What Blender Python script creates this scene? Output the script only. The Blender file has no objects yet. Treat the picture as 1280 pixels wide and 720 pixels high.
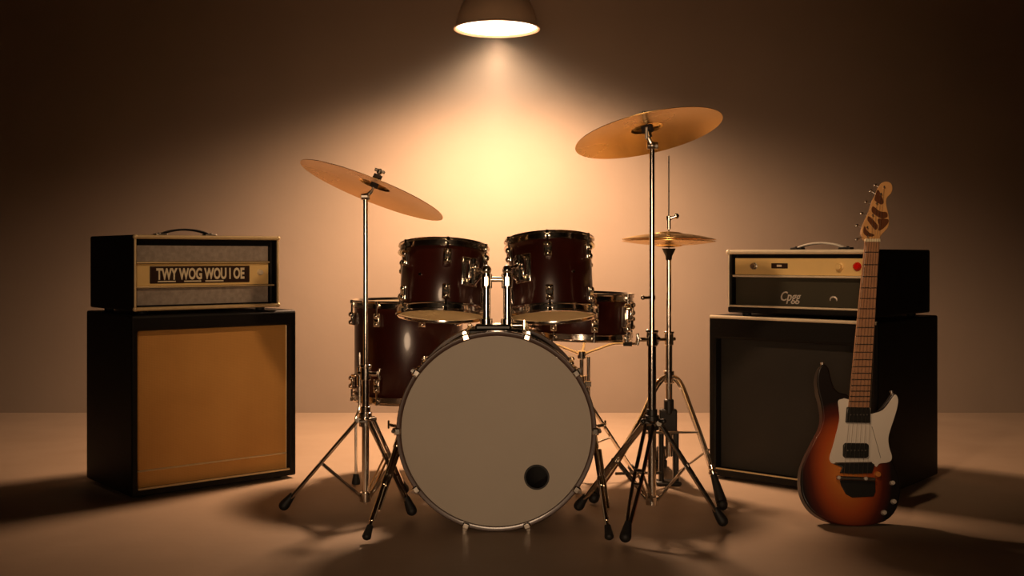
import bpy, bmesh, math, random
from mathutils import Vector, Matrix
random.seed(4)
R = math.radians
PI = math.pi
S = bpy.context.scene
COL = S.collection

# ------------------------------------------------------------------ camera
FPX, CAMZ, HOR = 1379.0, 0.80, 320.0


def at(px, py, Y):
    return Vector(((px - 640) * Y / FPX, Y, CAMZ - (py - HOR) * Y / FPX))


cd = bpy.data.cameras.new('camera')
cam = bpy.data.objects.new('camera', cd)
COL.objects.link(cam)
cam.location = (0, 0, CAMZ)
cam.rotation_euler = (R(90), 0, 0)
cd.sensor_width = 36
cd.lens = 36 * FPX / 1280
cd.shift_y = -(360 - HOR) / 1280
cd.clip_start = 0.02
S.camera = cam
S.view_settings.view_transform = 'Standard'
S.view_settings.look = 'None'
S.view_settings.gamma = 1
S.view_settings.exposure = 0.0
S.view_settings.use_curve_mapping = False
S.cycles.use_denoising = True
S.cycles.max_bounces = 8
S.cycles.sample_clamp_indirect = 4.0
S.cycles.blur_glossy = 0.6

# ------------------------------------------------------------------ materials


def mat(name, col, rough=0.5, metal=0.0, noise=0.0, nscale=20.0, bump=0.0, bscale=None, coat=0.0,
        col2=None, rnoise=0.0, spec=0.5):
    m = bpy.data.materials.new(name)
    m.use_nodes = True
    nt = m.node_tree
    b = nt.nodes['Principled BSDF']
    b.inputs['Base Color'].default_value = (*col, 1)
    b.inputs['Roughness'].default_value = rough
    b.inputs['Metallic'].default_value = metal
    b.inputs['Coat Weight'].default_value = coat
    b.inputs['Coat Roughness'].default_value = 0.08
    b.inputs['Specular IOR Level'].default_value = spec
    tc = nt.nodes.new('ShaderNodeTexCoord')
    n = nt.nodes.new('ShaderNodeTexNoise')
    n.inputs['Scale'].default_value = nscale
    n.inputs['Detail'].default_value = 5
    nt.links.new(tc.outputs['Object'], n.inputs['Vector'])
    if noise or col2:
        mx = nt.nodes.new('ShaderNodeMix')
        mx.data_type = 'RGBA'
        c2 = col2 if col2 else tuple(c * (1 - noise) for c in col)
        mx.inputs[6].default_value = (*col, 1)
        mx.inputs[7].default_value = (*c2, 1)
        nt.links.new(n.outputs['Fac'], mx.inputs[0])
        nt.links.new(mx.outputs[2], b.inputs['Base Color'])
    if rnoise:
        mr = nt.nodes.new('ShaderNodeMapRange')
        mr.inputs['To Min'].default_value = max(0, rough - rnoise)
        mr.inputs['To Max'].default_value = min(1, rough + rnoise)
        nt.links.new(n.outputs['Fac'], mr.inputs['Value'])
        nt.links.new(mr.outputs['Result'], b.inputs['Roughness'])
    if bump:
        bn = nt.nodes.new('ShaderNodeBump')
        bn.inputs['Strength'].default_value = bump
        bn.inputs['Distance'].default_value = 0.004
        if bscale:
            n2 = nt.nodes.new('ShaderNodeTexNoise')
            n2.inputs['Scale'].default_value = bscale
            n2.inputs['Detail'].default_value = 4
            nt.links.new(tc.outputs['Object'], n2.inputs['Vector'])
            nt.links.new(n2.outputs['Fac'], bn.inputs['Height'])
        else:
            nt.links.new(n.outputs['Fac'], bn.inputs['Height'])
        nt.links.new(bn.outputs['Normal'], b.inputs['Normal'])
    return m


def weave_mat(name, col, col2, scale=420, noise=9, rough=0.85, bands=0.25):
    """woven cloth: two crossed fine waves plus soft cloudy wear"""
    m = mat(name, col, rough, noise=0)
    nt = m.node_tree
    b = nt.nodes['Principled BSDF']
    tc = nt.nodes['Texture Coordinate']
    n = nt.nodes['Noise Texture']
    n.inputs['Scale'].default_value = noise
    w = []
    for d in ('X', 'Z'):
        wv = nt.nodes.new('ShaderNodeTexWave')
        wv.bands_direction = d
        wv.inputs['Scale'].default_value = scale / 6.28
        wv.inputs['Distortion'].default_value = 0.6
        nt.links.new(tc.outputs['Object'], wv.inputs['Vector'])
        w.append(wv)
    ad = nt.nodes.new('ShaderNodeMath')
    ad.operation = 'ADD'
    nt.links.new(w[0].outputs['Fac'], ad.inputs[0])
    nt.links.new(w[1].outputs['Fac'], ad.inputs[1])
    ml = nt.nodes.new('ShaderNodeMath')
    ml.operation = 'MULTIPLY'
    ml.inputs[1].default_value = bands
    nt.links.new(ad.outputs[0], ml.inputs[0])
    a2 = nt.nodes.new('ShaderNodeMath')
    a2.operation = 'MULTIPLY_ADD'
    a2.inputs[1].default_value = 0.9
    nt.links.new(n.outputs['Fac'], a2.inputs[0])
    nt.links.new(ml.outputs[0], a2.inputs[2])
    mx = nt.nodes.new('ShaderNodeMix')
    mx.data_type = 'RGBA'
    mx.inputs[6].default_value = (*col, 1)
    mx.inputs[7].default_value = (*col2, 1)
    nt.links.new(a2.outputs[0], mx.inputs[0])
    nt.links.new(mx.outputs[2], b.inputs['Base Color'])
    bn = nt.nodes.new('ShaderNodeBump')
    bn.inputs['Strength'].default_value = 0.25
    bn.inputs['Distance'].default_value = 0.001
    nt.links.new(ad.outputs[0], bn.inputs['Height'])
    nt.links.new(bn.outputs['Normal'], b.inputs['Normal'])
    return m


M = {}
M['chrome'] = mat('chrome', (0.95, 0.88, 0.78), 0.15, 1.0, rnoise=0.06, nscale=90)
M['steel'] = mat('dull_steel', (0.55, 0.5, 0.44), 0.3, 1.0, rnoise=0.08, nscale=60)
M['lacquer'] = mat('mahogany_lacquer', (0.062, 0.009, 0.005), 0.28, 0, col2=(0.026, 0.005, 0.0035), nscale=9, coat=0.4)
M['hoopwood'] = mat('dark_hoop_lacquer', (0.075, 0.030, 0.016), 0.3, 0, noise=0.4, nscale=30, coat=0.6)
M['innerwood'] = mat('pale_maple_ply', (0.62, 0.42, 0.22), 0.6, 0, noise=0.3, nscale=12)
M['rubber'] = mat('black_rubber', (0.012, 0.011, 0.010), 0.6, 0, noise=0.3, bump=0.1, nscale=80)
M['blackmetal'] = mat('black_enamel', (0.02, 0.018, 0.016), 0.35, 0.0, noise=0.3, nscale=40)
M['tolex'] = mat('black_vinyl', (0.008, 0.007, 0.0065), 0.5, 0, noise=0.3, nscale=200, bump=0.35, spec=0.22)
M['tolexgrey'] = mat('worn_dark_vinyl', (0.009, 0.008, 0.007), 0.5, 0, noise=0.35, nscale=200, bump=0.3, spec=0.22)
M['piping'] = mat('gold_piping', (0.86, 0.66, 0.36), 0.35, 0.35, noise=0.25, nscale=60)
M['cream'] = mat('cream_piping', (0.88, 0.76, 0.55), 0.42, 0.1, noise=0.2, nscale=50)
M['goldpanel'] = mat('gold_panel', (1.0, 0.72, 0.30), 0.40, 0.1, noise=0.18, nscale=14, rnoise=0.06)
M['plate'] = mat('dark_brown_plate', (0.035, 0.014, 0.008), 0.4, 0, noise=0.3, nscale=40)
M['letter'] = mat('ivory_letter', (0.92, 0.80, 0.55), 0.4, 0.1, noise=0.15, nscale=90)
M['grille_tan'] = weave_mat('tan_grille_cloth', (0.80, 0.43, 0.12), (0.52, 0.25, 0.06), 500, 4, 0.8)
M['grille_grey'] = weave_mat('grey_sparkle_cloth', (0.58, 0.50, 0.42), (0.24, 0.20, 0.165), 700, 70, 0.6, 0.3)
M['grille_black'] = weave_mat('black_grille_cloth', (0.026, 0.021, 0.015), (0.013, 0.011, 0.008), 600, 7, 0.75)
M['greenpanel'] = mat('dark_olive_panel', (0.062, 0.056, 0.036), 0.45, 0, noise=0.4, nscale=10, rnoise=0.1)
M['jewel'] = mat('red_jewel', (0.75, 0.012, 0.006), 0.15, 0, noise=0.2, nscale=60)
M['whitehandle'] = mat('white_handle', (0.8, 0.75, 0.65), 0.4, 0, noise=0.1, nscale=60)
M['basshead'] = mat('coated_white_head', (0.50, 0.44, 0.36), 0.55, 0, noise=0.12, nscale=5, bump=0.05, bscale=300)
M['pickguard'] = mat('white_pickguard', (0.80, 0.74, 0.66), 0.3, 0, noise=0.05, nscale=20)
M['pickup'] = mat('black_pickup', (0.018, 0.017, 0.014), 0.35, 0, noise=0.3, nscale=40)
M['maple'] = mat('amber_maple', (0.78, 0.42, 0.16), 0.35, 0, noise=0.35, nscale=25, coat=0.3)
M['fretboard'] = mat('brown_fretboard', (0.46, 0.23, 0.12), 0.45, 0, noise=0.45, nscale=60)
M['darkinlay'] = mat('dark_headstock_inlay', (0.14, 0.05, 0.02), 0.35, 0, noise=0.3, nscale=60)
M['knob'] = mat('pale_knob', (0.75, 0.68, 0.6), 0.3, 0.2, noise=0.1, nscale=80)
M['amberknob'] = mat('amber_knob', (0.85, 0.32, 0.08), 0.3, 0.2, noise=0.2, nscale=80)
M['shade'] = mat('brushed_copper_shade', (0.92, 0.64, 0.42), 0.45, 0.1, noise=0.2, nscale=12, rnoise=0.08)
M['shadein'] = mat('white_enamel_inside', (0.85, 0.8, 0.7), 0.4, 0, noise=0.05)
M['felt'] = mat('dark_felt', (0.05, 0.04, 0.035), 0.9, 0, noise=0.4, nscale=90)


def cymbal_mat(name, col):
    m = mat(name, col, 0.27, 1.0, noise=0.06, nscale=5, rnoise=0.02)
    nt = m.node_tree
    b = nt.nodes['Principled BSDF']
    tc = nt.nodes['Texture Coordinate']
    w = nt.nodes.new('ShaderNodeTexWave')
    w.wave_type = 'RINGS'
    w.rings_direction = 'Z'
    w.inputs['Scale'].default_value = 55
    w.inputs['Distortion'].default_value = 0.0
    nt.links.new(tc.outputs['Object'], w.inputs['Vector'])
    bn = nt.nodes.new('ShaderNodeBump')
    bn.inputs['Strength'].default_value = 0.05
    bn.inputs['Distance'].default_value = 0.001
    nt.links.new(w.outputs['Fac'], bn.inputs['Height'])
    nt.links.new(bn.outputs['Normal'], b.inputs['Normal'])
    return m


M['brass'] = cymbal_mat('bronze_cymbal', (1.0, 0.66, 0.22))
M['oldbrass'] = cymbal_mat('dull_bronze_cymbal', (0.90, 0.58, 0.25))


def head_mat(name, col, trans):
    m = mat(name, col, 0.5, 0, noise=0.1, nscale=6)
    nt = m.node_tree
    b = nt.nodes['Principled BSDF']
    t = nt.nodes.new('ShaderNodeBsdfTranslucent')
    t.inputs['Color'].default_value = (*col, 1)
    mx = nt.nodes.new('ShaderNodeMixShader')
    mx.inputs[0].default_value = trans
    nt.links.new(b.outputs[0], mx.inputs[1])
    nt.links.new(t.outputs[0], mx.inputs[2])
    nt.links.new(mx.outputs[0], nt.nodes['Material Output'].inputs['Surface'])
    return m


M['tomhead'] = head_mat('translucent_drum_head', (0.98, 0.86, 0.60), 0.82)


def burst_mat(uc, vc, a, b_):
    m = mat('sunburst_lacquer', (0.3, 0.08, 0.02), 0.42, 0, coat=0.1, spec=0.25)
    nt = m.node_tree
    b = nt.nodes['Principled BSDF']
    tc = nt.nodes['Texture Coordinate']
    mp = nt.nodes.new('ShaderNodeMapping')
    mp.inputs['Location'].default_value = (-uc / a, 0, -vc / b_)
    mp.inputs['Scale'].default_value = (1 / a, 0, 1 / b_)
    nt.links.new(tc.outputs['Object'], mp.inputs['Vector'])
    ln = nt.nodes.new('ShaderNodeVectorMath')
    ln.operation = 'LENGTH'
    nt.links.new(mp.outputs['Vector'], ln.inputs[0])
    n = nt.nodes['Noise Texture']
    n.inputs['Scale'].default_value = 10
    ma = nt.nodes.new('ShaderNodeMath')
    ma.operation = 'MULTIPLY_ADD'
    ma.inputs[1].default_value = 0.10
    nt.links.new(n.outputs['Fac'], ma.inputs[0])
    nt.links.new(ln.outputs['Value'], ma.inputs[2])
    cr = nt.nodes.new('ShaderNodeValToRGB')
    e = cr.color_ramp.elements
    e[0].position = 0.24
    e[0].color = (0.62, 0.20, 0.035, 1)
    e[1].position = 0.92
    e[1].color = (0.010, 0.006, 0.005, 1)
    x = e.new(0.55)
    x.color = (0.42, 0.075, 0.014, 1)
    x = e.new(0.76)
    x.color = (0.09, 0.014, 0.006, 1)
    nt.links.new(ma.outputs[0], cr.inputs['Fac'])
    nt.links.new(cr.outputs['Color'], b.inputs['Base Color'])
    return m


# ------------------------------------------------------------------ mesh helpers
def box(bm, c, s, rot=None):
    c = Vector(c)
    m = Matrix.Translation(c)
    if rot is not None:
        m = m @ rot
    m = m @ Matrix.Diagonal((s[0], s[1], s[2], 1))
    bmesh.ops.create_cube(bm, size=1, matrix=m)


def lathe(bm, prof, seg=48, mtx=None, close=False):
    """revolve (r,z) profile round Z"""
    rings = []
    mtx = mtx or Matrix()
    for r, z in prof:
        if r < 1e-6:
            rings.append([bm.verts.new(mtx @ Vector((0, 0, z)))])
        else:
            rings.append([bm.verts.new(mtx @ Vector((r * math.cos(2 * PI * i / seg), r * math.sin(2 * PI * i / seg), z)))
                          for i in range(seg)])
    pairs = list(zip(rings[:-1], rings[1:]))
    if close:
        pairs.append((rings[-1], rings[0]))
    for a, b in pairs:
        for i in range(seg):
            j = (i + 1) % seg
            if len(a) == 1 and len(b) == 1:
                continue
            if len(a) == 1:
                bm.faces.new((a[0], b[j], b[i]))
            elif len(b) == 1:
                bm.faces.new((a[i], a[j], b[0]))
            else:
                bm.faces.new((a[i], a[j], b[j], b[i]))


def zto(d):
    return Vector((0, 0, 1)).rotation_difference(Vector(d).normalized()).to_matrix().to_4x4()


def rod(bm, a, b, r, r2=None, seg=14):
    """closed cylinder or cone from a to b"""
    a, b = Vector(a), Vector(b)
    r2 = r if r2 is None else r2
    L = (b - a).length
    lathe(bm, [(0, 0), (r, 0), (r2, L), (0, L)], seg, Matrix.Translation(a) @ zto(b - a))


def tube(bm, pts, r, seg=10):
    pts = [Vector(p) for p in pts]
    rings = []
    prev = None
    for i, p in enumerate(pts):
        if i == 0:
            t = pts[1] - p
        elif i == len(pts) - 1:
            t = p - pts[i - 1]
        else:
            t = (pts[i + 1] - p).normalized() + (p - pts[i - 1]).normalized()
        t.normalize()
        if prev is None:
            ref = Vector((0, 0, 1)) if abs(t.z) < 0.9 else Vector((1, 0, 0))
            n = t.cross(ref).normalized()
        else:
            n = (prev - t * prev.dot(t)).normalized()
        prev = n
        bn = t.cross(n)
        rr = r[i] if isinstance(r, (list, tuple)) else r
        rings.append([bm.verts.new(p + (n * math.cos(2 * PI * k / seg) + bn * math.sin(2 * PI * k / seg)) * rr)
                      for k in range(seg)])
    for a, b in zip(rings[:-1], rings[1:]):
        for k in range(seg):
            bm.faces.new((a[k], a[(k + 1) % seg], b[(k + 1) % seg], b[k]))
    bm.faces.new(rings[0][::-1])
    bm.faces.new(rings[-1])


def ball(bm, c, r, sc=(1, 1, 1), rot=None):
    m = Matrix.Translation(Vector(c))
    if rot is not None:
        m = m @ rot
    bmesh.ops.create_uvsphere(bm, u_segments=16, v_segments=10, radius=r, matrix=m @ Matrix.Diagonal((*sc, 1)))


def smooth_pts(p, n=6, closed=True):
    out = []
    N = len(p)
    for i in range(N if closed else N - 1):
        if closed:
            a, b, c, d = p[i - 1], p[i], p[(i + 1) % N], p[(i + 2) % N]
        else:
            a, b, c, d = p[max(i - 1, 0)], p[i], p[i + 1], p[min(i + 2, N - 1)]
        for k in range(n):
            t = k / n
            out.append(tuple(0.5 * ((2 * b[j]) + (c[j] - a[j]) * t + (2 * a[j] - 5 * b[j] + 4 * c[j] - d[j]) * t * t +
                                    (3 * b[j] - a[j] - 3 * c[j] + d[j]) * t ** 3) for j in range(len(b))))
    if not closed:
        out.append(tuple(p[-1]))
    return out


def prism(bm, outline, y0, y1):
    """extrude an (x,z) outline from y0 (front) to y1 (back)"""
    f = [bm.verts.new((x, y0, z)) for x, z in outline]
    b = [bm.verts.new((x, y1, z)) for x, z in outline]
    n = len(f)
    bm.faces.new(f)
    bm.faces.new(b[::-1])
    for i in range(n):
        j = (i + 1) % n
        bm.faces.new((f[i], b[i], b[j], f[j]))


def obj(name, bm, m, parent=None, mtx=None, bevel=0.0, angle=35, seg=2, sub=0):
    bmesh.ops.recalc_face_normals(bm, faces=bm.faces[:])
    if mtx is not None:
        bm.transform(mtx)
    me = bpy.data.meshes.new(name)
    bm.to_mesh(me)
    bm.free()
    me.materials.append(M[m] if isinstance(m, str) else m)
    me.polygons.foreach_set('use_smooth', [True] * len(me.polygons))
    me.set_sharp_from_angle(angle=R(angle))
    o = bpy.data.objects.new(name, me)
    COL.objects.link(o)
    if parent is not None:
        o.parent = parent
    if bevel:
        b = o.modifiers.new('bevel', 'BEVEL')
        b.width = bevel
        b.segments = seg
        b.limit_method = 'ANGLE'
        b.angle_limit = R(40)
        b.harden_normals = False
    return o


def inst(o, mtx, parent):
    """another copy of a part (and its sub-parts), placed by a matrix in its thing's space"""
    c = o.copy()
    COL.objects.link(c)
    c.parent = parent
    c.matrix_local = mtx
    for ch in list(o.children):
        d = ch.copy()
        COL.objects.link(d)
        d.parent = c
    return c


def thing(name, label, cat, loc=(0, 0, 0), rot=(0, 0, 0), group=None):
    o = bpy.data.objects.new(name, None)
    COL.objects.link(o)
    o.empty_display_size = 0.05
    o.location = loc
    o.rotation_euler = rot
    o['label'] = label
    o['category'] = cat
    if group:
        o['group'] = group
    return o


def BM():
    return bmesh.new()


def T(x, y, z):
    return Matrix.Translation((x, y, z))


def RX(a):
    return Matrix.Rotation(R(a), 4, 'X')


def RY(a):
    return Matrix.Rotation(R(a), 4, 'Y')


def RZ(a):
    return Matrix.Rotation(R(a), 4, 'Z')


# ------------------------------------------------------------------ the room
YW, XW, ZC, YF = 5.63, 3.1, 2.9, -1.2


def plaster():
    m = mat('brown_plaster', (0.30, 0.23, 0.175), 0.85, 0, col2=(0.235, 0.18, 0.135), nscale=2.2, bump=0.25, bscale=14, spec=0.2)
    return m


def concrete():
    m = mat('brown_concrete', (0.37, 0.27, 0.195), 0.55, 0, col2=(0.27, 0.195, 0.135), nscale=3.0, bump=0.12, bscale=35, rnoise=0.1, spec=0.3)
    return m


M['plaster'] = plaster()
M['concrete'] = concrete()
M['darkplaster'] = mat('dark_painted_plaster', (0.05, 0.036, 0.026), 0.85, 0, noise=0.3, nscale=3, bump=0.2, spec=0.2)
for nm, c, s, m in (('floor', (0, (YF + YW) / 2, -0.05), (2 * XW + 0.2, YW - YF + 0.2, 0.1), 'concrete'),
                    ('wall_back', (0, YW + 0.05, ZC / 2), (2 * XW + 0.2, 0.1, ZC), 'plaster'),
                    ('wall_left', (-XW - 0.05, (YF + YW) / 2, ZC / 2), (0.1, YW - YF, ZC), 'darkplaster'),
                    ('wall_right', (XW + 0.05, (YF + YW) / 2, ZC / 2), (0.1, YW - YF, ZC), 'darkplaster'),
                    ('ceiling', (0, (YF + YW) / 2, ZC + 0.05), (2 * XW + 0.2, YW - YF + 0.2, 0.1), 'darkplaster')):
    bm = BM()
    box(bm, c, s)
    o = obj(nm, bm, m)
    o['kind'] = 'structure'

# ------------------------------------------------------------------ pendant lamp
LX, LY, LZ = -0.06, 4.80, None
LZ = at(621, 37, LY).z
rr = 54 * LY / FPX
lamp = thing('pendant_lamp', 'copper dome pendant lamp hanging lit above the drum kit', 'lamp', (at(621, 37, LY).x, LY, LZ))
outer = [(1.0, 0.0), (1.005, 0.02), (0.955, 0.05), (0.94, 0.16), (0.89, 0.36), (0.80, 0.58), (0.66, 0.78), (0.48, 0.94), (0.28, 1.04), (0.17, 1.08)]
inner = [(0.15, 1.05), (0.27, 1.01), (0.46, 0.91), (0.64, 0.75), (0.775, 0.565), (0.865, 0.35), (0.915, 0.16), (0.93, 0.05), (0.97, 0.0)]
bm = BM()
lathe(bm, [(a * rr, b * rr) for a, b in outer + inner], 64, close=True)
obj('lamp_shade', bm, 'shade', lamp, angle=50)
bm = BM()
lathe(bm, [(0, 0.02), (rr * .90, 0.02), (rr * .915, 0.014), (rr * .90, 0.008), (rr * .5, 0.002), (0, 0.0)], 64)
em = bpy.data.materials.new('lit_diffuser')
em.use_nodes = True
eb = em.node_tree.nodes['Principled BSDF']
eb.inputs['Base Color'].default_value = (0.9, 0.85, 0.75, 1)
eb.inputs['Emission Color'].default_value = (1.0, 0.86, 0.62, 1)
eb.inputs['Emission Strength'].default_value = 6.0
obj('diffuser', bm, em, lamp)
bm = BM()
lathe(bm, [(0, rr * 1.0), (0.034, rr * 1.02), (0.036, rr * 1.25), (0.028, rr * 1.42), (0.010, rr * 1.5), (0, rr * 1.5)], 24)
obj('lamp_socket', bm, 'steel', lamp)
bm = BM()
rod(bm, (0, 0, rr * 1.48), (0, 0, ZC - LZ - 0.02), 0.004)
obj('cord', bm, 'rubber', lamp)
bm = BM()
lathe(bm, [(0, -0.035), (0.02, -0.035), (0.05, -0.012), (0.055, 0), (0, 0)], 24, T(0, 0, ZC - LZ))
obj('ceiling_rose', bm, 'steel', lamp)


def light(name, kind, loc, target, energy, col, **kw):
    l = bpy.data.lights.new(name, kind)
    l.energy = energy
    l.color = col
    for k, v in kw.items():
        setattr(l, k, v)
    o = bpy.data.objects.new(name, l)
    COL.objects.link(o)
    o.location = loc
    o.rotation_euler = (Vector(target) - Vector(loc)).to_track_quat('-Z', 'Y').to_euler()
    return o


WARM = (1.0, 0.60, 0.345)
light('pendant_bulb', 'SPOT', (lamp.location.x, LY, LZ - 0.012), (lamp.location.x, LY + LZ * math.tan(R(10)), 0), 640, WARM,
      spot_size=R(155), spot_blend=0.75, shadow_soft_size=0.15)
light('stack_fill', 'SPOT', (0.35, 1.5, 2.6), (-0.80, 3.95, 0.84), 95, (1.0, 0.62, 0.34), spot_size=R(30), spot_blend=1.0, shadow_soft_size=0.06)  # unseen spot added to brighten the left stack
light('stack_fill', 'SPOT', (-0.30, 1.5, 2.6), (1.02, 3.66, 0.76), 125, (1.0, 0.62, 0.34), spot_size=R(34), spot_blend=1.0, shadow_soft_size=0.06)  # unseen spot added to brighten the right stack and guitar
hz = BM()
box(hz, (0, (4.46 + YW - 0.01) / 2, (LZ - 0.005) / 2), (2 * XW - 0.02, YW - 0.01 - 4.46, LZ - 0.025))
hm = bpy.data.materials.new('thin_haze')
hm.use_nodes = True
hn = hm.node_tree
hn.nodes.remove(hn.nodes['Principled BSDF'])
vs = hn.nodes.new('ShaderNodeVolumeScatter')
vs.inputs['Density'].default_value = 0.055
vs.inputs['Color'].default_value = (1, 0.97, 0.93, 1)
hn.links.new(vs.outputs[0], hn.nodes['Material Output'].inputs['Volume'])
o = obj('haze', hz, hm)
o['kind'] = 'stuff'
o['label'] = 'thin dusty haze glowing under the lit pendant lamp'
o['category'] = 'haze'
light('front_fill', 'SPOT', (-0.2, -0.5, 0.78), (0.04, 3.3, 0.58), 170, (1.0, 0.66, 0.40), spot_size=R(46), spot_blend=1.0, shadow_soft_size=0.5)  # added fill behind the camera, lifts the drum fronts; no modelled lamp

w = bpy.data.worlds.new('world')
S.world = w
w.use_nodes = True
w.node_tree.nodes['Background'].inputs[0].default_value = (1.0, 0.62, 0.38, 1)
w.node_tree.nodes['Background'].inputs[1].default_value = 0.002

# ------------------------------------------------------------------ drums
def lug_master(kind, parent, rodlen, up):
    """small chrome lug casing; radial outward is -Y; rod towards +Z if up else -Z"""
    s = 1 if up else -1
    bm = BM()
    box(bm, (0, -0.008, 0), (0.025, 0.016, 0.048))
    ball(bm, (0, -0.014, 0.014), 0.0105)
    ball(bm, (0, -0.014, -0.014), 0.0105)
    o = obj('lug', bm, 'chrome', parent, bevel=0.004)
    bm = BM()
    rod(bm, (0, -0.012, s * 0.012), (0, -0.012, s * rodlen), 0.0034, seg=8)
    rod(bm, (0, -0.012, s * (rodlen - 0.004)), (0, -0.012, s * (rodlen + 0.008)), 0.0058, seg=8)
    box(bm, (0, -0.009, s * (rodlen - 0.006)), (0.016, 0.012, 0.006))
    r_ = obj('tension_rod', bm, 'chrome', o)
    return o


def drum_body(t, rad, depth, nlug, B=None, wood='lacquer', phase=0.0, lug_in=0.05):
    """shell, heads, hoops and lugs of a drum whose axis is +Z of matrix B"""
    B = B or Matrix()
    bm = BM()
    lathe(bm, [(rad, 0.010), (rad, depth - 0.010), (rad - 0.004, depth - 0.003), (rad - 0.007, depth - 0.010),
               (rad - 0.007, 0.010), (rad - 0.004, 0.003)], 72, close=True)
    obj('shell', bm, wood, t, B)
    for nm, z, s in (('bottom', 0.0, -1), ('top', depth, 1)):
        bm = BM()
        lathe(bm, [(0, z + s * 0.003), (rad * 0.93, z + s * 0.003), (rad - 0.001, z + s * 0.0025), (rad + 0.004, z - s * 0.004),
                   (rad + 0.004, z - s * 0.009)], 72)
        obj(nm + '_head', bm, 'tomhead', t, B)
        bm = BM()
        r0 = rad + 0.0045
        pr = [(r0, 0.009), (r0 + 0.002, 0.012), (r0 + 0.007, 0.012), (r0 + 0.0085, 0.007), (r0 + 0.0035, 0.004), (r0 + 0.0035, -0.010), (r0 + 0.0085, -0.012),
              (r0 + 0.0085, -0.015), (r0 + 0.001, -0.015), (r0 - 0.0002, -0.010)]
        lathe(bm, [(a, z + s * b) for a, b in pr], 72, close=True)
        obj(nm + '_hoop', bm, 'chrome', t, B)
    for top in (True, False):
        zc = depth - lug_in if top else lug_in
        first = None
        for k in range(nlug):
            mt = B @ RZ(phase + 360 * k / nlug) @ T(0, -rad, zc)
            if first is None:
                first = lug_master('lug', t, lug_in + 0.004, top)
                first.matrix_local = mt
            else:
                inst(first, mt, t)


def place_tilted(name, label, cat, bottom, tilt, roll, group=None):
    return thing(name, label, cat, bottom, (R(-tilt), R(roll), 0), group)


# ---- bass drum -------------------------------------------------------------
BX, BR, YB0, YB1 = at(620.5, 541, 3.2).x, 0.291, 3.20, 3.61
bd = thing('bass_drum', 'large bass drum with plain white front head and a small dark port hole', 'drum', (BX, (YB0 + YB1) / 2, 0))
BD = T(0, (YB1 - YB0) / 2, BR) @ RX(90)
Dp = YB1 - YB0
rs = 0.270
bm = BM()
lathe(bm, [(rs, 0.020), (rs, Dp - 0.020), (rs - 0.004, Dp - 0.014), (rs - 0.009, Dp - 0.020), (rs - 0.009, 0.020), (rs - 0.004, 0.014)], 96, close=True)
obj('shell', bm, 'lacquer', bd, BD)
for nm, z, s in (('rear', 0.0, -1), ('front', Dp, 1)):
    bm = BM()
    pr = [(0.277, 0.0), (0.279, 0.001), (0.289, 0.001), (0.291, -0.002), (0.291, -0.040), (0.289, -0.043), (0.280, -0.043), (0.277, -0.040)]
    lathe(bm, [(a, z + s * b) for a, b in pr], 96, close=True)
    obj(nm + '_hoop', bm, 'hoopwood', bd, BD)
# front head with a real hole
hx, hz = at(671, 597, 3.2).x - BX, at(671, 597, 3.2).z - BR
bm = BM()
zf = Dp - 0.006
lo = [bm.verts.new((0.2765 * math.cos(2 * PI * i / 96), 0.2765 * math.sin(2 * PI * i / 96), zf)) for i in range(96)]
li = [bm.verts.new((hx + 0.034 * math.cos(2 * PI * i / 40), hz + 0.034 * math.sin(2 * PI * i / 40), zf)) for i in range(40)]
ed = [bm.edges.new((l[i], l[(i + 1) % len(l)])) for l in (lo, li) for i in range(len(l))]
bmesh.ops.triangle_fill(bm, use_beauty=True, edges=ed)
obj('front_head', bm, 'basshead', bd, BD)
bm = BM()
lathe(bm, [(0.031, 0.0), (0.032, 0.002), (0.036, 0.002), (0.037, 0.0), (0.034, -0.004), (0.031, -0.012)], 40, T(hx, hz, zf + 0.0005), close=True)
obj('port_ring', bm, 'rubber', bd, BD)
bm = BM()
lathe(bm, [(0, 0.010), (0.2765, 0.010)], 96)
obj('rear_head', bm, 'rubber', bd, BD)  # head coloured near black to give the port hole its shade
# claws, rods and lugs
claw0 = None
for k in range(10):
    for front in (1, 0):
        ang = 18 + 36 * k
        fl = Matrix() if front else T(0, 0, Dp) @ RX(180)
        mt = BD @ (RZ(ang) if front else RZ(ang)) @ (Matrix() if front else Matrix.Scale(1, 4))
        if claw0 is None:
            bm = BM()      # built at +Y (radial), near z = 0 being the hoop's outer face, rod runs to -z
            box(bm, (0, 0.293, -0.012), (0.022, 0.008, 0.034))
            box(bm, (0, 0.287, 0.0045), (0.020, 0.018, 0.006))
            box(bm, (0, 0.299, -0.020), (0.014, 0.010, 0.018))
            claw0 = obj('claw', bm, 'chrome', bd, bevel=0.003)
            bm = BM()
            rod(bm, (0, 0.299, -0.012), (0, 0.292, -0.105), 0.0035, seg=8)
            rod(bm, (0, 0.2995, 0.000), (0, 0.2985, -0.014), 0.006, seg=8)
            obj('tension_rod', bm, 'chrome', claw0)
            bm = BM()
            box(bm, (0, 0.279, -0.115), (0.020, 0.018, 0.046))
            ball(bm, (0, 0.288, -0.104), 0.010)
            ball(bm, (0, 0.288, -0.126), 0.009)
            lug0 = obj('lug', bm, 'chrome', bd, bevel=0.004)
            base = BD @ RZ(ang) @ T(0, 0, Dp)
            claw0.matrix_local = base
            lug0.matrix_local = base
        else:
            base = BD @ RZ(ang) @ (T(0, 0, Dp) if front else RY(180))
            inst(claw0, base, bd)
            inst(lug0, base, bd)
# spurs (world points expressed relative to the drum's base)
O = Vector((BX, (YB0 + YB1) / 2, 0))


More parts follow.
